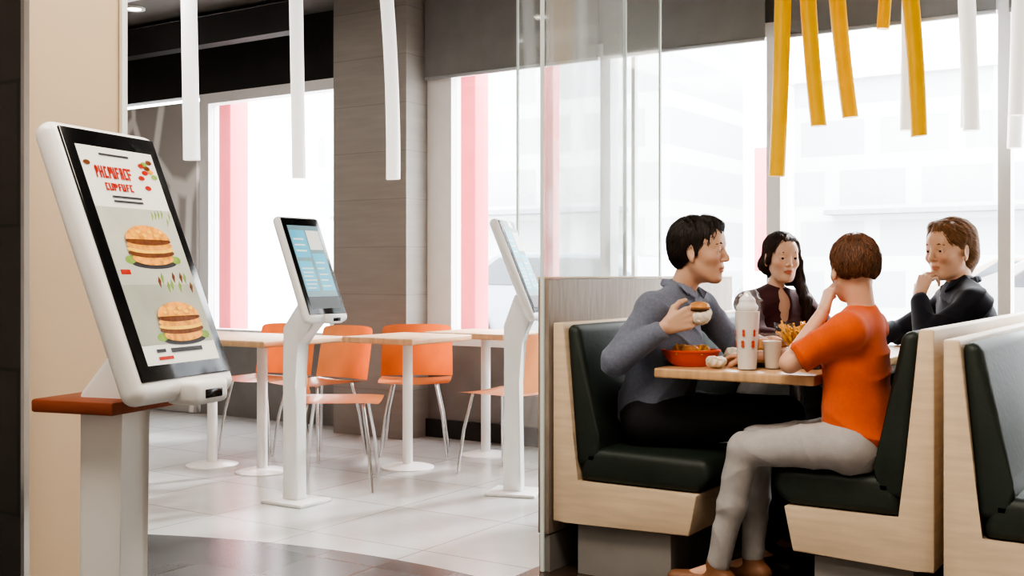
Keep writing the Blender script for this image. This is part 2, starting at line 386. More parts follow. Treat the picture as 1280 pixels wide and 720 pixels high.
S_RED = mat('screen_red', (.42,.035,.02), .3, emit=E*.5, var=.02); S_BUN = mat('screen_bun', (.68,.30,.06), .3, emit=E*.8, var=.5, vscale=70)
S_PAT = mat('screen_patty', (.16,.055,.02), .3, emit=.2, var=.4, vscale=90); S_LEAF = mat('screen_leaf', (.20,.31,.07), .3, emit=E*.6, var=.3, vscale=60)
S_BLUE = mat('screen_blue', (.08,.40,.55), .3, emit=E, var=.1); S_DK = mat('screen_dark_text', (.06,.06,.07), .3, var=.02); S_CHEESE = mat('screen_cheese', (.80,.45,.07), .3, emit=E*.8, var=.3, vscale=80)
def burger_pic(cy, cz, s, x, par):
    flat('burger_picture', oval(cy, cz-.030*s, .048*s, .009*s), x-.0004, S_DK, par)
    for i in range(9): flat('leaf_picture', oval(cy-.048*s+.012*s*i, cz-.026*s+.003*(i % 2), .010*s, .006*s, n=10), x-.0001+.00005*i, S_LEAF, par)
    flat('burger_picture', oval(cy, cz-.024*s, .043*s, .010*s), x+.0006, S_BUN, par)
    flat('burger_picture', oval(cy, cz-.016*s, .048*s, .007*s), x+.0012, S_PAT, par)
    flat('burger_picture', oval(cy, cz-.011*s, .049*s, .006*s), x+.0016, S_CHEESE, par)
    flat('burger_picture', oval(cy, cz-.005*s, .048*s, .007*s), x+.0020, S_BUN, par)
    flat('burger_picture', oval(cy, cz+.001*s, .047*s, .006*s), x+.0024, S_PAT, par)
    flat('burger_picture', oval(cy, cz+.003*s, .046*s, .021*s, 0, 180), x+.0030, S_BUN, par)
    for i in range(6): flat('burger_picture', oval(cy-.03*s+.012*s*i, cz+(.009+.005*(i % 2))*s, .005*s, .0025*s, n=10), x+.0036, S_CHEESE, par)
def kiosk(loc, yaw, label, style, ped_x=-.06, sl=.54):
    k = thing('ordering_kiosk', label, 'self-service kiosk', loc, yaw, 'self-service ordering kiosks')
    zc = 1.12; T = rad(22)
    h = box('screen_housing', (0,0,0), (.050, .29, sl), WHITE, .024, 5, parent=k, loc=(0,0,zc), rot=(0,-T,0))
    s = box('screen', (.0250,0,.008), (.006, .256, sl-.05), BLACKG, .002, parent=k, loc=(0,0,zc), rot=(0,-T,0), label='black glossy touch screen')
    x = .0295
    if style == 1:
        flat('display', rect(-.104, .104, -.205, .215), x, S_WHITE, s)
        x += .0008
        flat('display_panel', rect(-.104, .104, -.055, .095), x, S_SAGE2, s)
        flat('display_panel', rect(-.104, .104, -.168, -.055), x, S_GREEN, s)
        x += .0006
        rr_ = random.Random(11)
        for r, (z, hh, y0, y1) in enumerate(((.152, .024, -.075, .025), (.128, .015, -.06, .01))):
            y = y0; i = r
            while y < y1:
                w = rr_.uniform(.007, .011); q = rr_.randrange(5); sl_ = rr_.uniform(-.003, .003)
                flat('headline_mark', [(y, z), (y+.0035, z), (y+.0035+sl_, z+hh), (y+sl_, z+hh)], x, S_RED, s)
                if q in (0, 1): flat('headline_mark', rect(y+.002, y+w, z+hh*.80, z+hh), x, S_RED, s)
                if q in (0, 3): flat('headline_mark', rect(y+.002, y+w*.85, z+hh*.42, z+hh*.60), x, S_RED, s)
                if q in (1, 2): flat('headline_mark', rect(y+.002, y+w, z, z+hh*.20), x, S_RED, s)
                if q in (2, 3): flat('headline_mark', rect(y+w-.0035, y+w, z, z+hh), x, S_RED, s)
                if q == 4: flat('headline_mark', oval(y+w*.55, z+hh*.68, w*.5, hh*.32, n=12), x, S_RED, s)
                y += w+.002; i += 1
        for z in (.114, .105, .198): flat('text_line', rect(-.05, .03, z, z+.004), x, S_DK, s)
        for yy, zz in ((.07,.19),(.083,.175),(.065,.172),(.086,.195),(.075,.182),(.09,.165),(.06,.186),(.05,.16),(.06,.14),(-.09,.18)):
            flat('leaf_picture', oval(yy, zz, .009, .005, n=10), x, random.choice([S_RED, S_LEAF, S_BUN, S_PAT]), s)
        burger_pic(.005, .028, 1.35, x, s); burger_pic(.02, -.122, 1.3, x, s)
        for i in range(9):
            yy = .0+.011*i; zz = random.uniform(-.078, -.048)
            flat('leaf_picture', [(yy, zz), (yy+.006, zz+.014), (yy+.002, zz+.022), (yy-.003, zz+.012)], x, random.choice([S_LEAF, S_PAT, S_LEAF]), s)
        for i in range(6):
            yy = .04+.01*i; zz = random.uniform(.06, .08)
            flat('leaf_picture', [(yy, zz), (yy+.007, zz+.01), (yy+.004, zz+.018)], x, S_LEAF, s)
        flat('text_line', rect(-.07, -.045, -.183, -.177), x, S_DK, s); flat('text_line', rect(-.03, .06, -.185, -.177), x, S_DK, s)
        flat('headline_mark', rect(-.07, -.03, -.197, -.191), x, S_RED, s); flat('headline_mark', rect(-.095, -.07, -.035, -.026), x, S_RED, s)
    else:
        flat('display', rect(-.105, .105, -.21, .215), x, mat('screen_grey', (.16,.27,.31), .3, emit=E*.6, var=.1, vscale=12), s); x += .0008
        flat('display_panel', rect(-.10, .0, .05, .19), x, S_BLUE, s); flat('display_panel', rect(.01, .10, .09, .19), x, S_WHITE, s)
        flat('display_panel', rect(-.10, -.01, -.12, .03), x, S_BLUE, s); flat('display_panel', rect(.01, .10, -.12, .07), x, S_BLUE, s)
        for i in range(6): flat('text_line', rect(-.09, -.03+.01*(i % 3), -.11+.02*i, -.104+.02*i), x+.0006, S_WHITE, s)
        for i in range(5): flat('text_line', rect(.02, .08-.01*(i % 2), -.1+.03*i, -.094+.03*i), x+.0006, S_WHITE, s)
        for i in range(3): flat('text_line', rect(-.09, -.02, .08+.03*i, .088+.03*i), x+.0006, S_WHITE, s)
        flat('display_panel', rect(-.105, .105, -.21, -.15), x, S_DK, s)
    p = ped_x
    if style == 1:
        pts = [(p-.050,.012),(p+.050,.012),(p+.044,.872),(.045,.905),(.030,.985),(-.010,.985),(p-.044,.88)]
    else:
        pts = [(p-.048,.012),(p+.048,.012),(p+.038,.55),(p+.042,.76),(.075,.875),(.045,.965),(-.015,1.0),(p-.045,.84),(p-.040,.60)]
    prism('pedestal', pts, -.038, .038, WHITE, .012, parent=k)
    box('base_plate', (p+.01, 0, .008), (.26, .22, .016), WHITE, .005, parent=k)
    box('card_reader', (.115, .02, .888), (.07, .10, .045), WHITE, .012, 3, parent=k)
    box('reader_slot', (.148, .02, .885), (.008, .05, .016), BLACKG, .002, parent=k)
    return k
k1 = kiosk((.425, -2.19, 0), rad(13), 'white ordering kiosk with burger pictures beside the beige wall', 1, -.060, .53)
box('shelf', (-.070, -.0, .862), (.18, .19, .024), RWOOD, .005, parent=k1, label='red-brown wooden shelf')
k2 = kiosk((-1.60, .42, 0), rad(1), 'white ordering kiosk with blue screen standing before the tables', 2, -.1)
k3 = kiosk((-.90, 1.18, 0), rad(16), 'white ordering kiosk turned aside near the booth partition', 2, -.03)

# ------------------------------------------------------------------ CAFE TABLES AND CHAIRS
def cafe_table(loc, sx, sy, posts, label):
    t = thing('cafe_table', label, 'table', loc, 0, 'pale cafe tables')
    box('tabletop', (0,0,.732), (sx, sy, .034), PWOOD, .008, 3, parent=t)
    for px in posts:
        tube('post', [(px,0,.012), (px,0,.716)], .029, WHITE, 20, parent=t)
        lathe('base_plate', [(0,0),(.15,0),(.15,.006),(.12,.014),(.035,.024),(0,.024)], WHITE, 32, parent=t, loc=(px,0,0))
cafe_table((-2.63, .92, 0), 1.05, .62, (-.2, .2), 'long light wood cafe table on two white posts')
cafe_table((-1.84, 1.47, 0), .50, .56, (0,), 'small square light wood cafe table on one white post')
cafe_table((-1.72, 2.08, 0), .58, .5, (0,), 'small square light wood cafe table by the window')
def chair_proto(loc, yaw, label):
    t = thing('cafe_chair', label, 'chair', loc, yaw, 'orange cafe chairs')
    def shell(name, f, nu, nv, th):
        bm = bmesh.new(); g = [[bm.verts.new(f(i/nu*2-1, j/nv)) for j in range(nv+1)] for i in range(nu+1)]
        for i in range(nu):
            for j in range(nv): bm.faces.new((g[i][j], g[i+1][j], g[i+1][j+1], g[i][j+1]))
        bmesh.ops.solidify(bm, geom=bm.faces[:], thickness=th)
        return shade_auto(bm_finish(bm, name, ORANGE, parent=t))
    shell('seat', lambda u, v: (-.20+.42*v, .22*u*(1-.05*v**6), .445+.010*u*u-.02*max(0, v-.8)*5*(v-.8)), 10, 12, .014)
    def bk(u, v):
        w = .225*(1-.03*v*v); c = max(0, v-.88)/.12
        return (-.205-.06*v+.03*u*u, w*u*(1-.06*c*c*abs(u)**3), .46+.32*v-.012*c*c*u**4)
    shell('backrest', bk, 14, 14, .014)
    for sx in (-1, 1):
        for sy in (-1, 1): tube('leg', [(.14*sx, .13*sy, .44), (.17*sx, .17*sy, .25), (.19*sx, .20*sy, .005)], .010, CHROME, parent=t)
    return t
c1 = chair_proto((-2.12, 1.90, 0), rad(-55), 'orange bent-plywood chair with chrome legs behind a small table')
dup(c1, (-1.78, .82, 0), rad(35), 'orange bent-plywood chair with chrome legs angled beside the long table')
dup(c1, (-3.0, 1.50, 0), rad(-85), 'orange bent-plywood chair with chrome legs at the long table end')
dup(c1, (-1.26, 1.62, 0), rad(175), 'orange bent-plywood chair with chrome legs near the window table')
dup(c1, (-2.52, 1.48, 0), rad(-95), 'orange bent-plywood chair with chrome legs behind the long table')

# ------------------------------------------------------------------ PENDANT TUBES
def pendant(x, y, zb, w, m, col, tx=0, ty=0, yaw=.3, bow=.0):
    t = thing('pendant_lamp', '%s square tube pendant hanging from the ceiling' % col, 'pendant lamp', (x, y, zb), yaw, '%s pendant tubes' % col)
    t.rotation_euler = (tx, ty, yaw)
    L = (2.98-zb)/math.cos(math.hypot(tx, ty))
    bm = bmesh.new(); rings = []; n = 14
    for i in range(n+1):
        q = i/n; ring = []
        for k_ in range(20):
            a = 2*math.pi*k_/20; ca, sa = math.cos(a), math.sin(a)
            r = (w*.53)/((abs(ca)**3+abs(sa)**3)**(1/3)); tw = .35*q
            px, py = r*ca, r*sa
            ring.append(bm.verts.new((px*math.cos(tw)-py*math.sin(tw)+bow*4*q*(1-q), px*math.sin(tw)+py*math.cos(tw), q*(L-.022))))
        rings.append(ring)
    for a_, b_ in zip(rings, rings[1:]):
        for k_ in range(20): bm.faces.new((a_[k_], a_[(k_+1) % 20], b_[(k_+1) % 20], b_[k_]))
    bm.faces.new(rings[0][::-1]); bm.faces.new(rings[-1])
    shade_auto(bm_finish(bm, 'tube', m, parent=t), 50)
    box('ceiling_mount', (0,0,L-.012), (w*1.25, w*1.25, .018), STEEL, .003, parent=t)
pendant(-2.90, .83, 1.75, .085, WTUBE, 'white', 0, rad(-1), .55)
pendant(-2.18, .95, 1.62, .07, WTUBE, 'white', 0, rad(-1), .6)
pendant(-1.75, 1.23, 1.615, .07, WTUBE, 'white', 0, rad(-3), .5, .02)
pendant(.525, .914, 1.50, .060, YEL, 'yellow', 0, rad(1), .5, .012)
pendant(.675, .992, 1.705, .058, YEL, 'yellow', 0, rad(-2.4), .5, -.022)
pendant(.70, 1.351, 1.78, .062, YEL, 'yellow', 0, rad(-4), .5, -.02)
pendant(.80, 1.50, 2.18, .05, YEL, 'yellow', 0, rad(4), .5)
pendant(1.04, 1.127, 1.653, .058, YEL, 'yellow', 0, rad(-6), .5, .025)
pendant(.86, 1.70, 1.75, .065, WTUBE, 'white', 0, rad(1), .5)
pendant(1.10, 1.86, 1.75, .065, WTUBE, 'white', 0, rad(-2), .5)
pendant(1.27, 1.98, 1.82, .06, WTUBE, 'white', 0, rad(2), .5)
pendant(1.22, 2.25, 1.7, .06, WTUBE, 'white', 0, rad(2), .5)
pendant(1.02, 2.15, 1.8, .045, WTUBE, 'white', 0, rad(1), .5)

# ------------------------------------------------------------------ BOOTH
def bench(x0, sgn, D, y0, y1, H, label):
    b = thing('booth_bench', label, 'booth bench', (x0, y0, 0), 0, 'booth benches')
    W = y1-y0; q = lambda pts: [(sgn*x, z) for x, z in pts]
    prism('bench_frame', q([(0,.19),(0,H),(.045,H),(.085,.52),(.10,.345),(D-.03,.345),(D-.06,.20),(.05,.19)]), 0, W, LWOOD, .006, parent=b)
    prism('backrest', q([(.047,H-.005),(.10,H-.01),(.185,.50),(.19,.40),(.088,.40)]), .012, W-.012, GREEN, .028, 5, parent=b)
    prism('seat_cushion', q([(.10,.345),(D-.03,.345),(D+.02,.40),(D,.465),(.12,.47)]), .012, W-.012, GREEN, .03, 5, parent=b)
    box('plinth', (sgn*(D*.45), W/2, .094), (D*.62, W-.08, .186), PLINTH, parent=b)
bench(0, 1, .60, 0, 1.75, .92, 'beige booth bench with dark green leather, back to partition')
bench(1.345, -1, .50, 0, 2.0, .93, 'beige booth bench with dark green leather facing the table')
bench(1.405, 1, .62, -.16, 2.0, .91, 'beige booth bench with dark green leather, back against another bench')
pt = thing('booth_partition', 'low grey-brown grained partition with glass screen behind the booth bench', 'partition', (-.035, 0, 0))
GBW = mat('grey_brown_panel', (.30,.25,.21), .5, var=.16, vscale=14, stretch=(1,5,.6))
box('panel', (0, .88, .61), (.046, 1.78, .94), GBW, .003, parent=pt)
box('plinth', (0, .88, .067), (.045, 1.76, .134), PLINTH, parent=pt)
box('top_rail', (0, .88, 1.085), (.052, 1.785, .008), LWOOD, .002, parent=pt)
GP = glassmat('partition_glass', (.95,.97,.96), .10, .16)
GE = mat('glass_edge', (.62,.68,.66), .2, emit=.05, var=.02)
box('glass_pane', (0, .33, 2.04), (.012, .62, 1.90), GP, parent=pt)
box('glass_edge', (0, -.016, 1.495), (.014, .008, 2.985), GE, parent=pt); box('glass_edge', (0, .645, 2.04), (.014, .01, 1.90), GE, parent=pt)
g2 = thing('glass_screen', 'tall clear glass screen panel standing from floor to ceiling', 'glass screen', (-.95, 1.95, 0))
box('glass_pane', (0,0,1.5), (.9, .012, 2.99), glassmat('screen_glass', (.96,.98,.97), .08, .08), parent=g2)
for s_ in (-1, 1): box('glass_edge', (.455*s_,0,1.5), (.01,.016,2.99), GE, parent=g2)

TX0, TX1, TY0, TY1, TZ = .40, .97, .02, 1.78, .77
bt = thing('booth_table', 'long oak laminate booth table on steel pedestals', 'table', ((TX0+TX1)/2, (TY0+TY1)/2, 0))
box('tabletop', (0,0,TZ-.017), (TX1-TX0, TY1-TY0, .034), TWOOD, .006, 3, parent=bt)
for yy in (-.2, .2):
    tube('post', [(-.0, yy, .02), (0, yy, TZ-.036)], .03, STEEL, 16, parent=bt)
    box('base_plate', (0, yy, .009), (.3, .2, .016), STEEL, .004, parent=bt)

# ------------------------------------------------------------------ FOOD AND CUPS
def at(u, v, z=TZ+.001): return (u, v, z)
tr = thing('serving_tray', 'dark brown plastic serving tray under the food', 'tray', at(.69, .42))
TRM = mat('tray_brown', (.06,.035,.025), .45, var=.08)
box('tray_base', (0,0,.005), (.42,.34,.008), TRM, .003, parent=tr)
for s_ in (-1, 1):
    box('tray_rim', (.21*s_,0,.011), (.012,.34,.018), TRM, .003, parent=tr); box('tray_rim', (0,.168*s_,.011), (.41,.012,.018), TRM, .003, parent=tr)
REDB = mat('red_basket', (.66,.09,.025), .4, var=.05)
BUN = mat('bread', (.55,.25,.08), .6, var=.35, vscale=30, bump=.2, bscale=80)
FRY = mat('fries', (.74,.38,.08), .55, var=.35, vscale=40)
PAPER = mat('wrapping_paper', (.72,.65,.54), .6, var=.25, vscale=30)
def bundle(name, n, cx, cy, cz, r, h, m, parent, sp=.4):
    bm = bmesh.new()
    for i in range(n):
        a = random.uniform(0, 6.28); rr = r*random.random()**.5; l = h*random.uniform(.7, 1.1)
        M = Matrix.Translation((cx+rr*math.cos(a), cy+rr*math.sin(a), cz)) @ Matrix.Rotation(random.uniform(-sp, sp), 4, 'X') @ Matrix.Rotation(random.uniform(-sp, sp), 4, 'Y') @ Matrix.Diagonal((.007,.007,l,1)) @ Matrix.Translation((0,0,.5))
        bmesh.ops.create_cube(bm, size=1, matrix=M)
    o = bm_finish(bm, name, m, parent=parent); o['kind'] = 'stuff'; return o
bk = thing('food_basket', 'orange-red oval plastic food basket with bread and fries', 'food basket', (.475, .17, TZ+.001), .5)
lathe('basket_shell', [(0,0),(.055,0),(.075,.02),(.088,.052),(.092,.052),(.092,.058),(.084,.058),(.070,.024),(.05,.008),(0,.008)], REDB, 36, 1.15, .85, parent=bk)
for i in range(3):
    a = i*2.1+.4
    sdf_obj('bread_roll', [ell((.040*math.cos(a), .025*math.sin(a), .056), (.033,.024,.020), k=.006)], .004, BUN, fn=lambda X,Y,Z: .0015*np.sin(180*X)*np.sin(150*Y)*np.sin(160*Z), parent=bk)
bundle('fries', 45, 0, 0, .028, .050, .050, FRY, bk, 1.2)
ff = thing('fries_carton', 'dark carton heaped with golden fries on the tray', 'fries', (.790, .45, TZ+.0105), .4)
prism('carton', [(-.035,0),(.035,0),(.05,.075),(-.05,.075)], -.022, .022, mat('carton_red', (.25,.04,.03), .5, var=.1), .003, parent=ff)
bundle('fries', 110, 0, 0, .045, .050, .105, FRY, ff, .75)
CLEAR = glassmat('clear_plastic', (.95,.96,.97), .06, .05, (.95,.95,.95))
CREAM = mat('milkshake', (.80,.74,.67), .4, var=.05)
def cup(loc, h, r, label, print_=True, dome=True, straw=True, fill=.85, fm=None):
    c = thing('drink_cup', label, 'cup', loc, .2)
    r0 = r*.72
    lathe('cup_wall', [(0,0),(r0,0),(r,h),(r+.003,h),(r+.003,h+.004),(r-.001,h+.004)], CLEAR, 32, parent=c)
    lathe('drink', [(0,.003),(r0-.003,.003),(r0+(r-r0)*fill-.003,h*fill),(0,h*fill+.004)], fm or CREAM, 32, parent=c)
    if print_:
        PR = mat('cup_print_red', (.58,.10,.05), .4, var=.1)
        for i in range(7):
            a0 = i*2*math.pi/7
            for j in range(2):
                bm = bmesh.new(); vs = []
                zc_ = h*(.38+.16*j); hh = h*.055; aw = .075 if j else .10
                for k_ in range(12):
                    th_ = 2*math.pi*k_/12; z = zc_+hh*math.sin(th_); a = a0+.1*j+aw*2*math.cos(th_)*(1 if k_ % 3 else .6)
                    rr = r0+(r-r0)*z/h+.0010; vs.append(bm.verts.new((rr*math.cos(a), rr*math.sin(a), z)))
                bm.faces.new(vs); bm_finish(bm, 'printed_mark', PR, parent=c)
    if dome:
        lathe('dome_lid', [(r+.004,h),(r+.004,h+.008),(r*.92,h+.012),(r*.80,h+.030),(r*.50,h+.045),(r*.25,h+.050),(r*.25,h+.054)], CLEAR, 32, parent=c)
        sdf_obj('whipped_cream', [ell((0,0,h*fill+.012),(r*.80,r*.80,.022),k=.008), ell((0,0,h*fill+.036),(r*.60,r*.60,.020),k=.008), ell((0,0,h*fill+.056),(r*.28,r*.28,.016),k=.008)], .004, mat('cream', (.9,.87,.82), .5, var=.02), parent=c)
    if straw: tube('straw', [(0,0,h*.5),(.012,.006,h+.10)], .004, mat('white_straw', (.9,.9,.88), .3, var=.02), parent=c)
    return c
cup((.705, .12, TZ+.001), .235, .047, 'tall milkshake cup with dome lid and small red print', straw=False)
cup((.765, .20, TZ+.001), .12, .038, 'clear plastic cup with pale drink on the table', False, False, False, .8, mat('pale_drink', (.66,.58,.46), .2, var=.05))
cup((.62, .74, TZ+.001), .13, .040, 'clear cup of dark cola on the table', False, False, False, .9, mat('cola', (.05,.02,.012), .2, var=.05))
mg = thing('coffee_mug', 'white ceramic coffee mug on the tray', 'mug', (.56, .50, TZ+.0105), 2.4)
CER = mat('white_ceramic', (.85,.84,.82), .2, coat=.4, var=.02)
lathe('mug_body', [(0,0),(.033,0),(.042,.01),(.048,.08),(.045,.08),(.039,.012),(0,.008)], CER, 32, parent=mg)
tube('handle', [(.044,0,.064),(.068,0,.060),(.074,0,.042),(.064,0,.022),(.042,0,.018)], .005, CER, parent=mg)
bg = thing('burger', 'bun burger with lettuce and patty on tray', 'burger', (.67, .46, TZ+.0105))
lathe('bottom_bun', [(0,0),(.045,0),(.052,.01),(.048,.02),(0,.02)], BUN, parent=bg)
lathe('patty', [(0,.02),(.052,.02),(.054,.028),(.05,.036),(0,.036)], mat('patty', (.10,.045,.02), .7, var=.3, vscale=50, bump=.3), parent=bg)
sdf_obj('lettuce', [ell((0,0,.040),(.056,.056,.007),k=.004)], .003, mat('lettuce', (.22,.40,.06), .5, var=.3, vscale=50), fn=lambda X,Y,Z: .003*np.sin(260*X)*np.sin(240*Y)+0*Z, parent=bg)
lathe('top_bun', [(0,.045),(.052,.045),(.055,.056),(.045,.076),(.02,.088),(0,.09)], BUN, parent=bg)
bg['group'] = 'burgers on the table'
dup(bg, (.50, .72, TZ+.001), 1, 'bun burger with lettuce and patty beside the cola'); dup(bg, (.68, .32, TZ+.0105), 2)
f2 = thing('fries_carton', 'paper carton of fries in front of the diners', 'fries', (.84, .64, TZ+.001), .9)
prism('carton', [(-.035,0),(.035,0),(.05,.075),(-.05,.075)], -.022, .022, mat('carton_red2', (.6,.05,.03), .5, var=.1), .003, parent=f2)
bundle('fries', 60, 0, 0, .045, .036, .085, FRY, f2, .5)
f3 = thing('fries_carton', 'paper carton of fries beside the tray', 'fries', (.90, .33, TZ+.001), 1.4)
prism('carton', [(-.035,0),(.035,0),(.05,.075),(-.05,.075)], -.022, .022, MATS['carton_red2'], .003, parent=f3)
bundle('fries', 60, 0, 0, .045, .036, .095, FRY, f3, .5)
ff['group'] = f2['group'] = f3['group'] = 'fries cartons on the table'
for i, (x, y, z, s) in enumerate(((.585, .335, TZ+.0105, 1.0), (.63, .63, TZ+.001, .9), (.80, .55, TZ+.0105, .8), (.60, .10, TZ+.001, .8))):
    pr = [ell((0,0,.022*s),(.045*s,.032*s,.022*s),k=.01), ell((.025*s,.015*s,.030*s),(.025*s,.02*s,.022*s),k=.01), ell((-.02*s,-.012*s,.026*s),(.026*s,.022*s,.024*s),k=.01)]
    w_ = sdf_obj('paper_wrapper', pr, .003, PAPER, fn=lambda X,Y,Z: .003*np.abs(np.sin(120*X+90*Z))*np.sign(np.sin(110*Y-70*Z)))
    w_.location = (x, y, z+.003); w_.rotation_euler = (0, 0, i*1.3)
    top(w_, 'crumpled pale food wrapper on the booth table', 'food wrapper', 'crumpled wrappers on the table')

# ------------------------------------------------------------------ PEOPLE
def rz(a): return np.array([[math.cos(a),-math.sin(a),0],[math.sin(a),math.cos(a),0],[0,0,1]])
def ry(a): return np.array([[math.cos(a),0,math.sin(a)],[0,1,0],[-math.sin(a),0,math.cos(a)]])
def rx(a): return np.array([[1,0,0],[0,math.cos(a),-math.sin(a)],[0,math.sin(a),math.cos(a)]])
def unit(v): v = np.array(v, float); return v/max(np.linalg.norm(v), 1e-9)
def hand(W, d, n, t, curl=(.6,.8,.4), th=(.5,.4), s=1.0, spread=.0):
    W = np.array(W, float); d = unit(d); n = np.array(n, float); n = unit(n-n.dot(d)*d); t = np.array(t, float); t = unit(t-t.dot(d)*d-t.dot(n)*n)
    P = []
    off = [.031,.0105,-.010,-.030]; kn = [.086,.091,.087,.078]; ls = [(.043,.026,.021),(.047,.030,.022),(.043,.028,.021),(.034,.021,.018)]; rr = [.0086,.0088,.0084,.0075]
    for i in range(4):
        K = W+s*(d*kn[i]+t*off[i])
        P.append(cap(W+s*(d*.012+t*off[i]*.55), K, .0140*s, .0110*s, k=.012))
        a = 0; p = K; cu = (curl[0]+.06*i, curl[1]+.05*i, curl[2])
        for j in range(3):
            a += cu[j]; q = p+s*ls[i][j]*unit(math.cos(a)*d+math.sin(a)*n+t*off[i]*spread*6)
            P.append(cap(p, q, rr[i]*(1-.10*j)*s, rr[i]*(1-.10*(j+1))*s, k=.0025)); p = q
    p = W+s*(d*.02+t*.018); a1 = unit(d*.62+t*.72+n*.35)
    q = p+s*.045*a1; P.append(cap(p, q, .016*s, .0125*s, k=.010)); p = q
    a2 = unit(d*.8+t*.35+n*th[0]); q = p+s*.032*a2; P.append(cap(p, q, .0115*s, .0100*s, k=.005)); p = q
    a3 = unit(d*.8+t*.0+n*(th[0]+th[1])); q = p+s*.026*a3; P.append(cap(p, q, .0100*s, .0085*s, k=.004))
    return P
def head_prims(hc, R, s, smile=0, fem=0):
    def T(p): return hc+R@(s*np.array(p, float))
    def e(c, r, k=.012, op=1, Q=None): return ell(T(c), s*np.array(r), R if Q is None else R@Q, k*s, op)
    def c(a, b, ra, rb, k=.01, op=1): return cap(T(a), T(b), ra*s, rb*s, k*s, op=op)
    jw = .042 if fem else .046
    P = [e((-.014,0,.028),(.094,.075,.086),.02), e((.022,0,-.022),(.060,.058,.082),.03), e((.028,0,-.068),(.048,jw-.003,.040),.03), e((.062,0,-.099),(.019,.019,.017),.02),
         c((.0,jw,-.052),(.05,.022,-.096),.017,.014,.022), c((.0,-jw,-.052),(.05,-.022,-.096),.017,.014,.022),
         e((.050,.037,-.026),(.024,.022,.020),.022), e((.050,-.037,-.026),(.024,.022,.020),.022),
         c((.071,-.030,.019),(.071,.030,.019),.010,.010,.018), e((.052,0,.045),(.03,.045,.03),.03)]
    for sy in (-1, 1): P.append(e((.092,.031*sy,-.001),(.017,.016,.009),.012,-1))
    nz = .096 if fem else .100
    P += [c((.080,0,.012),(nz,0,-.026),.0065,.0088,.012), e((nz-.003,0,-.031),(.010,.009,.008),.006), e((.088,.011,-.034),(.009,.006,.006),.004), e((.088,-.011,-.034),(.009,.006,.006),.004),
          e((.078,0,-.055),(.010,.022,.009),.008), e((.0815,0,-.0600),(.007,.020,.0042),.004), e((.0800,0,-.0705),(.008,.017,.0050),.004)]
    u = .006*smile
    P += [c((.092,-.010,-.0652),(.092,.010,-.0652),.0022,.0022,.003,-1)]
    for sy in (-1, 1): P.append(c((.092,.009*sy,-.0652),(.083,(.022+.005*smile)*sy,-.0650+u),.0022,.0020,.003,-1))
    if smile:
        for sy in (-1, 1): P.append(e((.060,.037*sy,-.028),(.021,.018,.016),.012))
    for sy in (-1, 1):
        P.append(e((.0705,.031*sy,-.001),(.0142,.0150,.0135),.005))
        P.append(e((.0875,.0312*sy,-.0015),(.0105,.0138,.0048 if not smile else .0038),.0012,-1))
        P.append(c((.0835,.019*sy,.0085),(.0790,.044*sy,.0070),.0022,.0020,.003))
        Q = rz(sy*.35)@ry(-.2)
        P.append(e((-.010,.077*sy,-.010),(.017,.006,.030),.005,1,Q)); P.append(e((-.004,.083*sy,-.006),(.009,.005,.018),.004,-1,Q))
        P.append(e((-.004,.075*sy,-.036),(.008,.006,.010),.006,1,Q))
    return P, T
def hairnoise(hc, R, s, amp, f):
    def fn(X, Y, Z):
        x = (X-hc[0])/s; y = (Y-hc[1])/s; z = (Z-hc[2])/s
        u = R[0,0]*x+R[1,0]*y+R[2,0]*z; v = R[0,1]*x+R[1,1]*y+R[2,1]*z; w = R[0,2]*x+R[1,2]*y+R[2,2]*z
        return amp*(np.sin(f*v+14*np.sin(18*u)+9*w)*.7+.5*np.sin(f*.55*(v+u*.5)+17*w)+.35*np.sin(f*1.7*v-40*u))
    return fn
def strands(shell, n, steps, step, crown, mts, parent, grav=.5, lift=.002, fwd=None, r=.0011):
    me = shell.data; N = len(me.vertices)
    co = np.empty(N*3, np.float32); me.vertices.foreach_get('co', co); co = co.reshape(-1, 3)
    no = np.empty(N*3, np.float32); me.vertices.foreach_get('normal', no); no = no.reshape(-1, 3)
    kd = kdtree.KDTree(N)
    for i in range(N): kd.insert(Vector(co[i]), i)
    kd.balance()
    rng = np.random.default_rng(5); V_ = []; F_ = []; MI = []
    for s_ in range(n):
        i = rng.integers(N); p = co[i].astype(float); h0 = lift*rng.random(); jit = rng.normal(0, .26, 3); pts = []
        prev = None; mi = int(rng.random() < .35)
        for st in range(steps):
            _, j, _ = kd.find(Vector(p)); nn = no[j]; q = p-nn*np.dot(p-co[j], nn)+nn*(h0+lift*.8*st/steps*rng.random())
            pts.append((q, nn))
            d = unit(p-crown)+A(0,0,-grav)+jit
            if fwd is not None: d = d+fwd
            if prev is not None: d = unit(d)+prev*1.2
            d = unit(d-nn*np.dot(d, nn)); prev = d; p = q+d*step
        b0 = len(V_)
        for k_, (q, nn) in enumerate(pts):
            d = pts[min(k_+1, steps-1)][0]-pts[max(k_-1, 0)][0]; sd = unit(np.cross(d, nn)); rr = r*(1-.75*k_/steps)
            V_ += [q-sd*rr, q+nn*rr*1.1, q+sd*rr]
        for k_ in range(steps-1):
            a = b0+3*k_
            F_ += [(a, a+1, a+4, a+3), (a+1, a+2, a+5, a+4)]; MI += [mi, mi]
    m2 = bpy.data.meshes.new('hair_strands'); m2.from_pydata([tuple(map(float, v)) for v in V_], [], F_); m2.update()
    m2.polygons.foreach_set('material_index', MI)
    o = obj_from('hair_strands', m2, mts, parent=parent, smooth=True); o['kind'] = 'stuff'
    return o
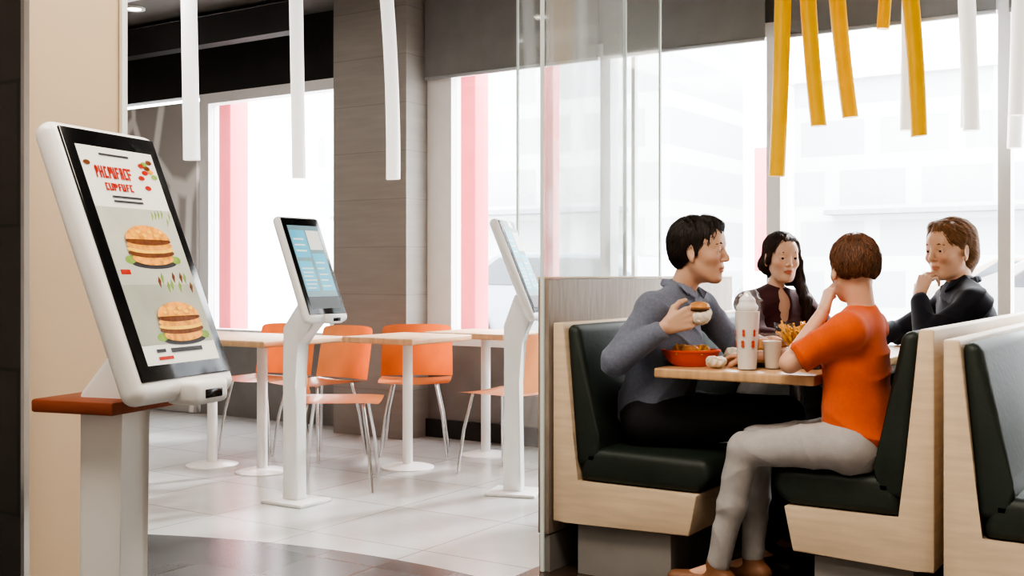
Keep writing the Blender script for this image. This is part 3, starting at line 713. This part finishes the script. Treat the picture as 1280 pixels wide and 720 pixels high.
def folds(seed, amp=.004):
    def fn(X, Y, Z):
        w1 = 1.6*np.sin(13*X+9*Y+seed)+1.1*np.sin(17*Z-8*Y+2*seed)
        a = 1-2*np.abs(np.sin(29*Z+15*X+9*Y+w1))**.6
        b = 1-2*np.abs(np.sin(23*X-26*Z+14*Y+1.7*np.sin(14*Z+seed)+w1*.6))**.6
        m1 = np.clip(.4+1.0*np.sin(9*Z+11*X+6*Y+seed), 0, 1); m2 = np.clip(.4+1.0*np.sin(12*Z-10*X+5*Y+2*seed), 0, 1)
        return -amp*(.9*a*m1+.8*b*m2)
    return fn
def person(label, loc, yaw, J, skin, hairc, hair, shirtc, shirt, trouserc, shoec, vox=.0035, collar=None, smile=0, amp=.005, fem=0, slim=1.0, sv=.06):
    J = {k: (np.array(v, float) if isinstance(v, (tuple, list)) and len(v) == 3 else v) for k, v in J.items()}
    w = J['w']; hs = J['hs']; R = rz(J['hyaw'])@ry(J['hpitch'])@rx(J.get('hroll', 0)); hc = J['head']
    fw = A(1,0,0); pel, che, neck = J['pel'], J['che'], J['neck']; wst = pel*.5+che*.5+A(0,0,-.02)
    def torso(g):
        P = [cap(pel+A(0,0,-.0), wst, .135*w+g, .125*w+g, .03, .78, fw), cap(wst, che, .125*w+g, .150*w+g, .03, .70, fw),
             cap(che, che*.45+neck*.55, .148*w+g, .10*w+g, .03, .70, fw)]
        for s in 'LR': P += [cap(che*.35+neck*.65, J['sh'+s], .075*w+g, .054*w+g, .03), cap(neck+A(-.01,0,-.010), J['sh'+s], .040*w+g, .048*w+g, .03)]
        return P
    def arm(s, g, f0=0, f1=2, flare=0):
        S, E_, W_ = J['sh'+s], J['el'+s], J['wr'+s]; P = []
        m = min(f1, 1); P.append(cap(S, S+(E_-S)*m, .051*w+g, (.051-.014*m)*w+g+flare, .02))
        if f1 > 1: m = f1-1; P.append(cap(E_, E_+(W_-E_)*m, .039*w+g+flare, (.039-.014*m)*w+g, .012))
        return P
    def leg(s, g, end=1.0):
        H, K, An = J['hip'+s], J['kn'+s], J['an'+s]; q = slim
        return [cap(pel+(H-pel)*.6, H, .098*w+g, .088*w+g, .03), cap(H, K, .088*w+g, (.060*w+g)*q, .02), cap(K, K+(An-K)*.45, (.058*w+g)*q, (.050*w+g*1.2)*q, .02), cap(K+(An-K)*.45, K+(An-K)*end, (.050*w+g*1.2)*q, (.036*w+g*1.5)*q, .02)]
    HP, T = head_prims(hc, R, hs, smile, fem)
    B = torso(0)
    for s in 'LR':
        B += arm(s, 0)
        B += leg(s, 0)
        B.append(cap(J['an'+s], J['an'+s]+A(.13,0,-.05), .034*w, .025*w, .02))
    nk = .044 if fem else .050
    B += [cap(neck+A(-.012,0,-.02), T((-.024,0,-.05)), nk*w, (nk-.003)*hs, .018)]
    B += HP
    for s in 'LR': B += hand(J['wr'+s], *J['hand'+s][:3], **J['hand'+s][3])
    sk = np.array(skin)
    def color(v):
        c = np.tile(sk, (len(v), 1)); q = ((v-hc)@R)/hs
        lip = ((q[:,0] > .06) & (((q[:,1]/.022)**2+((q[:,2]+.065)/.0095)**2) < 1))
        c[lip] = sk*(A(.80,.42,.40) if fem else A(.84,.62,.58))
        ck = np.exp(-(((np.abs(q[:,1])-.04)/.02)**2+((q[:,2]+.03)/.02)**2))*(q[:,0] > 0)
        c[:,1] *= 1-ck*.15; c[:,2] *= 1-ck*.15
        return c
    tag = label[:18]
    SK = mat('skin_'+tag, tuple(skin), .48, attr=True, sss=.12)
    body = sdf_obj('person', B, vox, SK, color=color)
    body.location = (*loc, 0); body.rotation_euler = (0, 0, yaw); top(body, label, 'person')
    EW = mat('eye_white', (.55,.51,.48), .25, var=.01); EI = mat('eye_iris', (.025,.015,.010), .15, var=.1)
    HM = mat('hair_'+tag, hairc, .5, var=.35, vscale=40, stretch=(1,4,1), bump=.25, bscale=160)
    HM2 = mat('hair_light_'+tag, tuple(min(1, c*1.7+.004) for c in hairc), .5, var=.3, vscale=40)
    for sy in (-1, 1):
        bm = bmesh.new(); bmesh.ops.create_uvsphere(bm, u_segments=24, v_segments=18, radius=.0124*hs)
        for f in bm.faces:
            if f.calc_center_median().z > .0124*hs*.82: f.material_index = 1
        M = Matrix(((0,0,1),(0,1,0),(-1,0,0))).to_4x4()
        bmesh.ops.transform(bm, matrix=Matrix.Translation(Vector(T((.0708,.031*sy,-.001))))@Matrix(R.tolist()).to_4x4()@M, verts=bm.verts)
        bm_finish(bm, 'eye', [EW, EI], parent=body, smooth=True)
        bw = .7 if fem else 1
        sdf_obj('eyebrow', [cap(T((.0862,.013*sy,.0225)), T((.0845,.030*sy,.0270)), .0028*hs*bw, .0032*hs*bw, .003), cap(T((.0845,.030*sy,.0270)), T((.0730,.047*sy,.0220)), .0032*hs*bw, .0020*hs*bw, .003)], .0018, HM, parent=body)
    def e(c, r, k=.01, op=1): return ell(T(c), hs*np.array(r), R, k*hs, op)
    def cc(a, b, ra, rb, k=.01, op=1): return cap(T(a), T(b), ra*hs, rb*hs, k*hs, op=op)
    st = (2300, 6, .007, .25, .004, None); crown = T((.0,.015,.13))
    if hair == 'short':
        H = [e((-.018,0,.043),(.100,.080,.082)), e((-.04,0,.0),(.075,.073,.075),.02), cc((.03,-.03,.104),(.055,.03,.090),.022,.020,.02),
             e((.110,0,-.038),(.088,.105,.106),.008,-1), e((.02,0,-.095),(.085,.13,.085),.008,-1), e((-.05,0,-.130),(.10,.12,.07),.008,-1)]
        H += [cc((.016,.070,.02),(.010,.071,-.012),.005,.003,.006), cc((.016,-.070,.02),(.010,-.071,-.012),.005,.003,.006)]
        am = .0022
    elif hair == 'crop':
        H = [e((-.016,0,.034),(.096,.0765,.082)), e((-.03,0,.0),(.079,.074,.070),.02),
             e((.105,0,-.035),(.088,.105,.098),.008,-1), e((.02,0,-.080),(.075,.13,.080),.008,-1), e((-.05,0,-.105),(.10,.12,.068),.008,-1)]
        am = .0010; st = (3600, 4, .0055, .2, .005, None); crown = T((-.05,.01,.11))
    elif hair == 'long':
        H = [e((-.020,0,.040),(.102,.081,.081)), e((-.05,0,-.02),(.065,.075,.085),.02), e((.118,0,-.028),(.085,.070,.118),.008,-1), e((.03,0,-.12),(.07,.12,.07),.01,-1),
             cc((.045,.045,.065),(.012,.076,-.02),.012,.012,.012), cc((.045,-.045,.065),(.012,-.076,-.02),.012,.012,.012),
             cc((.0,.078,-.02),(-.01,.085,-.10),.02,.026,.02), cc((-.01,.085,-.10),(.045,.105,-.20),.026,.024,.02), cc((.045,.105,-.20),(.055,.11,-.30),.024,.010,.02),
             cc((-.05,-.06,-.04),(-.05,.06,-.11),.035,.03,.03)]
        am = .0018; st = (2600, 8, .009, 1.0, .003, -R[:,0]*.9); crown = T((.06,0,.12))
    else:
        H = [e((-.022,0,.043),(.102,.083,.084)), e((-.055,0,-.015),(.066,.078,.085),.02), cc((.035,-.04,.092),(.04,.04,.092),.020,.020,.02),
             e((.116,0,-.038),(.090,.100,.112),.008,-1), e((.03,0,-.115),(.085,.13,.085),.008,-1), cc((-.075,0,-.03),(-.085,0,-.085),.035,.025,.02)]
        am = .0020; st = (2600, 7, .009, .35, .004, -R[:,0]*.9); crown = T((.05,.0,.12))
    hsh = sdf_obj('hair', H, .0032, HM, fn=hairnoise(hc, R, hs, am, 210), parent=body)
    strands(hsh, st[0], st[1], st[2], crown, [HM, HM2], body, st[3], st[4], st[5])
    g = .011
    SH = mat('cloth_'+tag, shirtc, .88, var=sv, vscale=90, bump=.12, bscale=260, sheen=.1)
    hem = pel+A(0,0,.03); lo = .014 if collar != 'jacket' else .02
    Sp = torso(g)[1:]+[cap(hem, wst, .142*w+g+lo, .134*w+g+lo, .03, .80, fw), cap(wst, che, .130*w+g+lo*.7, .150*w+g, .03, .74, fw)]
    f1 = {'long': 1.84, 'short': .74}[shirt]
    for s in 'LR':
        Sp += arm(s, .012, 0, f1, .007 if shirt == 'short' else .004)
    if not fem: Sp += [cap(neck+A(-.012,0,-.02), neck+A(-.010,0,.0), (nk+.010)*w, (nk+.008)*w, .010)]
    else: Sp.append(ell(neck+A(.075,0,-.055), (.055,.034,.085), k=.004, op=-1))
    if shirt == 'short':
        for s in 'LR':
            S, E_ = J['sh'+s], J['el'+s]; d = unit(E_-S); Sp.append(ell(S+(E_-S)*.74+d*.058, (.062,.062,.062), k=.004, op=-1))
    sdf_obj('jacket' if collar == 'jacket' else 'shirt', Sp, .0045, SH, fn=folds(len(label), amp), parent=body)
    if collar:
        P = []
        n0 = neck+A(-.012,0,.006); pts = []
        for i in range(17):
            a = rad(28+304*i/16); rr = (nk+.009)*w
            pts.append(n0+A(rr*math.cos(a), rr*math.sin(a), .016+.018*(1-math.cos(a))/2))
        for a, b in zip(pts, pts[1:]): P += [cap(a, b, .0050, .0050, .004), cap(a+A(0,0,-.012), b+A(0,0,-.012), .0085, .0085, .008)]
        for i in (0, 16):
            p = pts[i]; s_ = 1 if i == 0 else -1
            for j in range(4): P.append(cap(p+A(-.006*j,.010*s_*j,0), p+A(.030-.003*j,(.010+.014*j)*s_,-.046+.006*j), .0060, .0050, .005))
        sdf_obj('collar', P, .0028, mat('collar_'+tag, tuple(c*1.2 for c in shirtc), .85, var=.06, vscale=90), parent=body)
    TR = mat('trousers_'+tag, trouserc, .88, var=.07, vscale=25, bump=.15, bscale=260)
    Tp = [cap(pel+A(0,0,.035), pel, .130*w+.006, .138*w+.010, .03, .8, fw)]
    for s in 'LR': Tp += leg(s, .010, .93)
    sdf_obj('trousers', Tp, .0045, TR, fn=folds(len(label)+2, amp*.8), parent=body)
    SM = mat('shoe_'+tag, shoec, .5, var=.1)
    for s in 'LR':
        a = J['an'+s]; d = unit(J.get('toe', A(1,0,0)))
        sdf_obj('shoe', [cap(a+A(0,0,-.03)-d*.03, a+A(0,0,-.045)+d*.15, .045*w, .036*w, .02, .85, (0,0,1)), cap(a+A(0,0,-.02), a+A(0,0,.02), .045*w, .044*w, .02)], .006, SM, parent=body)
    return body

HD = lambda d, n, t, **k: (d, n, t, k)
person('seated man in blue-grey shirt and black trousers raising food', (.265, .30), 0,
 dict(pel=(0,0,.565), che=(.055,0,.84), neck=(.115,0,1.035), head=(.19,-.005,1.185), hyaw=rad(6), hpitch=rad(1), hs=1.03, w=1.0,
  shR=(.09,-.175,.970), elR=(-.01,-.29,.79), wrR=(.175,-.265,.915), shL=(.11,.175,.970), elL=(.21,.27,.825), wrL=(.43,.17,.815),
  hipR=(.02,-.09,.56), hipL=(.02,.09,.56), knR=(.44,.0,.575), knL=(.44,.2,.575), anR=(.36,.03,.10), anL=(.38,.21,.10),
  handR=HD((.85,.25,.35), (.0,1,.15), (-.35,-.1,1), curl=(.65,.75,.5), th=(.6,.3)), handL=HD((1,-.3,0), (0,0,-1), (0,-1,0), curl=(.25,.35,.3))),
 (.58,.36,.25), (.018,.011,.008), 'short', (.150,.168,.22), 'long', (.010,.010,.012), (.02,.015,.012), collar='shirt', sv=.12)
person('seated woman with long dark brown hair and maroon top', (.29, 1.45), rad(-30),
 dict(pel=(0,0,.56), che=(.03,0,.84), neck=(.055,0,1.02), head=(.10,0,1.175), hyaw=rad(-18), hpitch=rad(4), hs=.96, w=.86,
  shR=(.05,-.155,.960), elR=(.20,-.22,.82), wrR=(.38,-.07,.81), shL=(.05,.155,.960), elL=(.20,.22,.82), wrL=(.38,.09,.81),
  hipR=(.02,-.08,.55), hipL=(.02,.08,.55), knR=(.42,-.10,.565), knL=(.42,.08,.565), anR=(.36,-.1,.10), anL=(.38,.08,.10),
  handR=HD((.7,.7,0), (0,0,-1), (0,1,0), curl=(.35,.5,.3), s=.9), handL=HD((.7,-.7,0), (0,0,-1), (0,-1,0), curl=(.35,.5,.3), s=.9)),
 (.66,.43,.32), (.035,.016,.010), 'long', (.060,.012,.016), 'long', (.30,.29,.29), (.02,.02,.02), fem=1)
person('seated boy in orange t-shirt and grey jeans, elbow on table', (1.09, .11), rad(180),
 dict(pel=(0,0,.555), che=(.01,0,.80), neck=(.0,0,.97), head=(.02,0,1.12), hyaw=rad(-48), hpitch=rad(8), hs=.92, w=.84,
  shL=(.0,.145,.920), elL=(.185,.135,.812), wrL=(.115,.01,.975), shR=(.01,-.145,.920), elR=(.20,-.19,.812), wrR=(.39,-.10,.81),
  hipL=(.01,.08,.555), hipR=(.01,-.08,.555), knL=(.35,.11,.520), knR=(.36,-.045,.525), anL=(.45,.10,.10), anR=(.38,-.05,.10),
  handL=HD((-.15,-.35,.85), (-.6,-.6,.1), (.3,-.6,.3), curl=(.5,.7,.4), th=(.5,.3), s=.88), handR=HD((1,-.2,0), (0,0,-1), (0,1,0), curl=(.4,.5,.3), s=.88)),
 (.66,.39,.27), (.12,.048,.020), 'crop', (.62,.105,.020), 'short', (.36,.345,.34), (.22,.10,.05), amp=.0045, slim=.90, sv=.04)
person('seated smiling person in dark navy jacket, hand to chin', (1.10, 1.68), rad(205),
 dict(pel=(0,0,.575), che=(-.01,0,.86), neck=(.010,0,1.045), head=(.060,0,1.205), hyaw=rad(34), hpitch=rad(4), hs=1.12, w=1.08,
  shL=(.0,.19,.970), elL=(.20,.22,.83), wrL=(.205,.085,1.005), shR=(.01,-.19,.970), elR=(.22,-.25,.83), wrR=(.42,-.10,.815),
  hipL=(.02,.09,.57), hipR=(.02,-.09,.57), knL=(.43,-.02,.58), knR=(.43,-.22,.58), anL=(.38,-.02,.10), anR=(.38,-.22,.10),
  handL=HD((-.35,-.15,.9), (-.8,-.5,0), (-.1,-.8,.3), curl=(.8,.9,.5), th=(.4,.3)), handR=HD((1,.3,0), (0,0,-1), (0,1,0), curl=(.3,.4,.3))),
 (.66,.42,.30), (.20,.10,.045), 'swept', (.012,.014,.024), 'long', (.02,.02,.025), (.02,.02,.02), collar='jacket', smile=1)
wb = thing('wrapped_burger', 'half-wrapped burger in pale paper held in a raised hand', 'burger', (.265+.275, .30-.205, .955), .3)
sdf_obj('wrapper', [ell((0,0,-.004),(.040,.036,.030)), ell((.022,-.010,.012),(.020,.014,.016)), ell((-.022,.012,.010),(.020,.016,.016)), ell((0,.02,.014),(.018,.016,.012))], .003, PAPER, fn=lambda X,Y,Z: .0022*np.abs(np.sin(160*X+90*Z))*np.sign(np.sin(150*Y-80*Z)), parent=wb)
lathe('bun', [(0,.022),(.034,.022),(.037,.028),(.031,.040),(.016,.047),(0,.048)], BUN, parent=wb)
lathe('patty', [(0,.014),(.034,.014),(.039,.020),(.035,.025),(0,.025)], MATS['patty'], parent=wb)

# ------------------------------------------------------------------ LIGHT
wd = bpy.data.worlds.new('World'); bpy.context.scene.world = wd; wd.use_nodes = True
b = wd.node_tree.nodes['Background']; b.inputs['Color'].default_value = (.98,.985,1,1); b.inputs['Strength'].default_value = 12
def area(loc, rot, sx, sy, p, col=(1,1,1)):
    l = bpy.data.lights.new('area', 'AREA'); l.shape = 'RECTANGLE'; l.size = sx; l.size_y = sy; l.energy = p; l.color = col
    o = bpy.data.objects.new('ceiling_fill_light', l); C.objects.link(o); o.location = loc; o.rotation_euler = rot  # unseen fill lights added under the ceiling to brighten room and diners
area((1.2, -1.6, 2.93), (0,0,0), 1.2, .8, 66, (1,.89,.76))
area((-1.6, -1.4, 2.93), (0,0,0), 1.6, 1.0, 48, (1,.92,.82))
area((.3, -3.2, 2.93), (0,0,0), 1.6, .8, 48, (1,.89,.76))
area((-3.2, .3, 2.93), (0,0,0), 1.2, .8, 25, (1,.94,.86))
su = bpy.data.lights.new('sun', 'SUN'); su.energy = 5; su.angle = .1; so = bpy.data.objects.new('sun', su); C.objects.link(so); so.rotation_euler = (rad(-55), 0, rad(-20))
try: bpy.context.scene.view_settings.look = 'AgX - High Contrast'
except Exception: pass

# ------------------------------------------------------------------ CAMERA
cd = bpy.data.cameras.new('camera'); co = bpy.data.objects.new('camera', cd); C.objects.link(co)
cd.lens = 39.375; cd.sensor_width = 36; cd.shift_y = -.014; cd.clip_start = .05; cd.clip_end = 200
co.location = (2.12, -3.54, 1.10); co.rotation_euler = (rad(90), 0, rad(33))
bpy.context.scene.camera = co
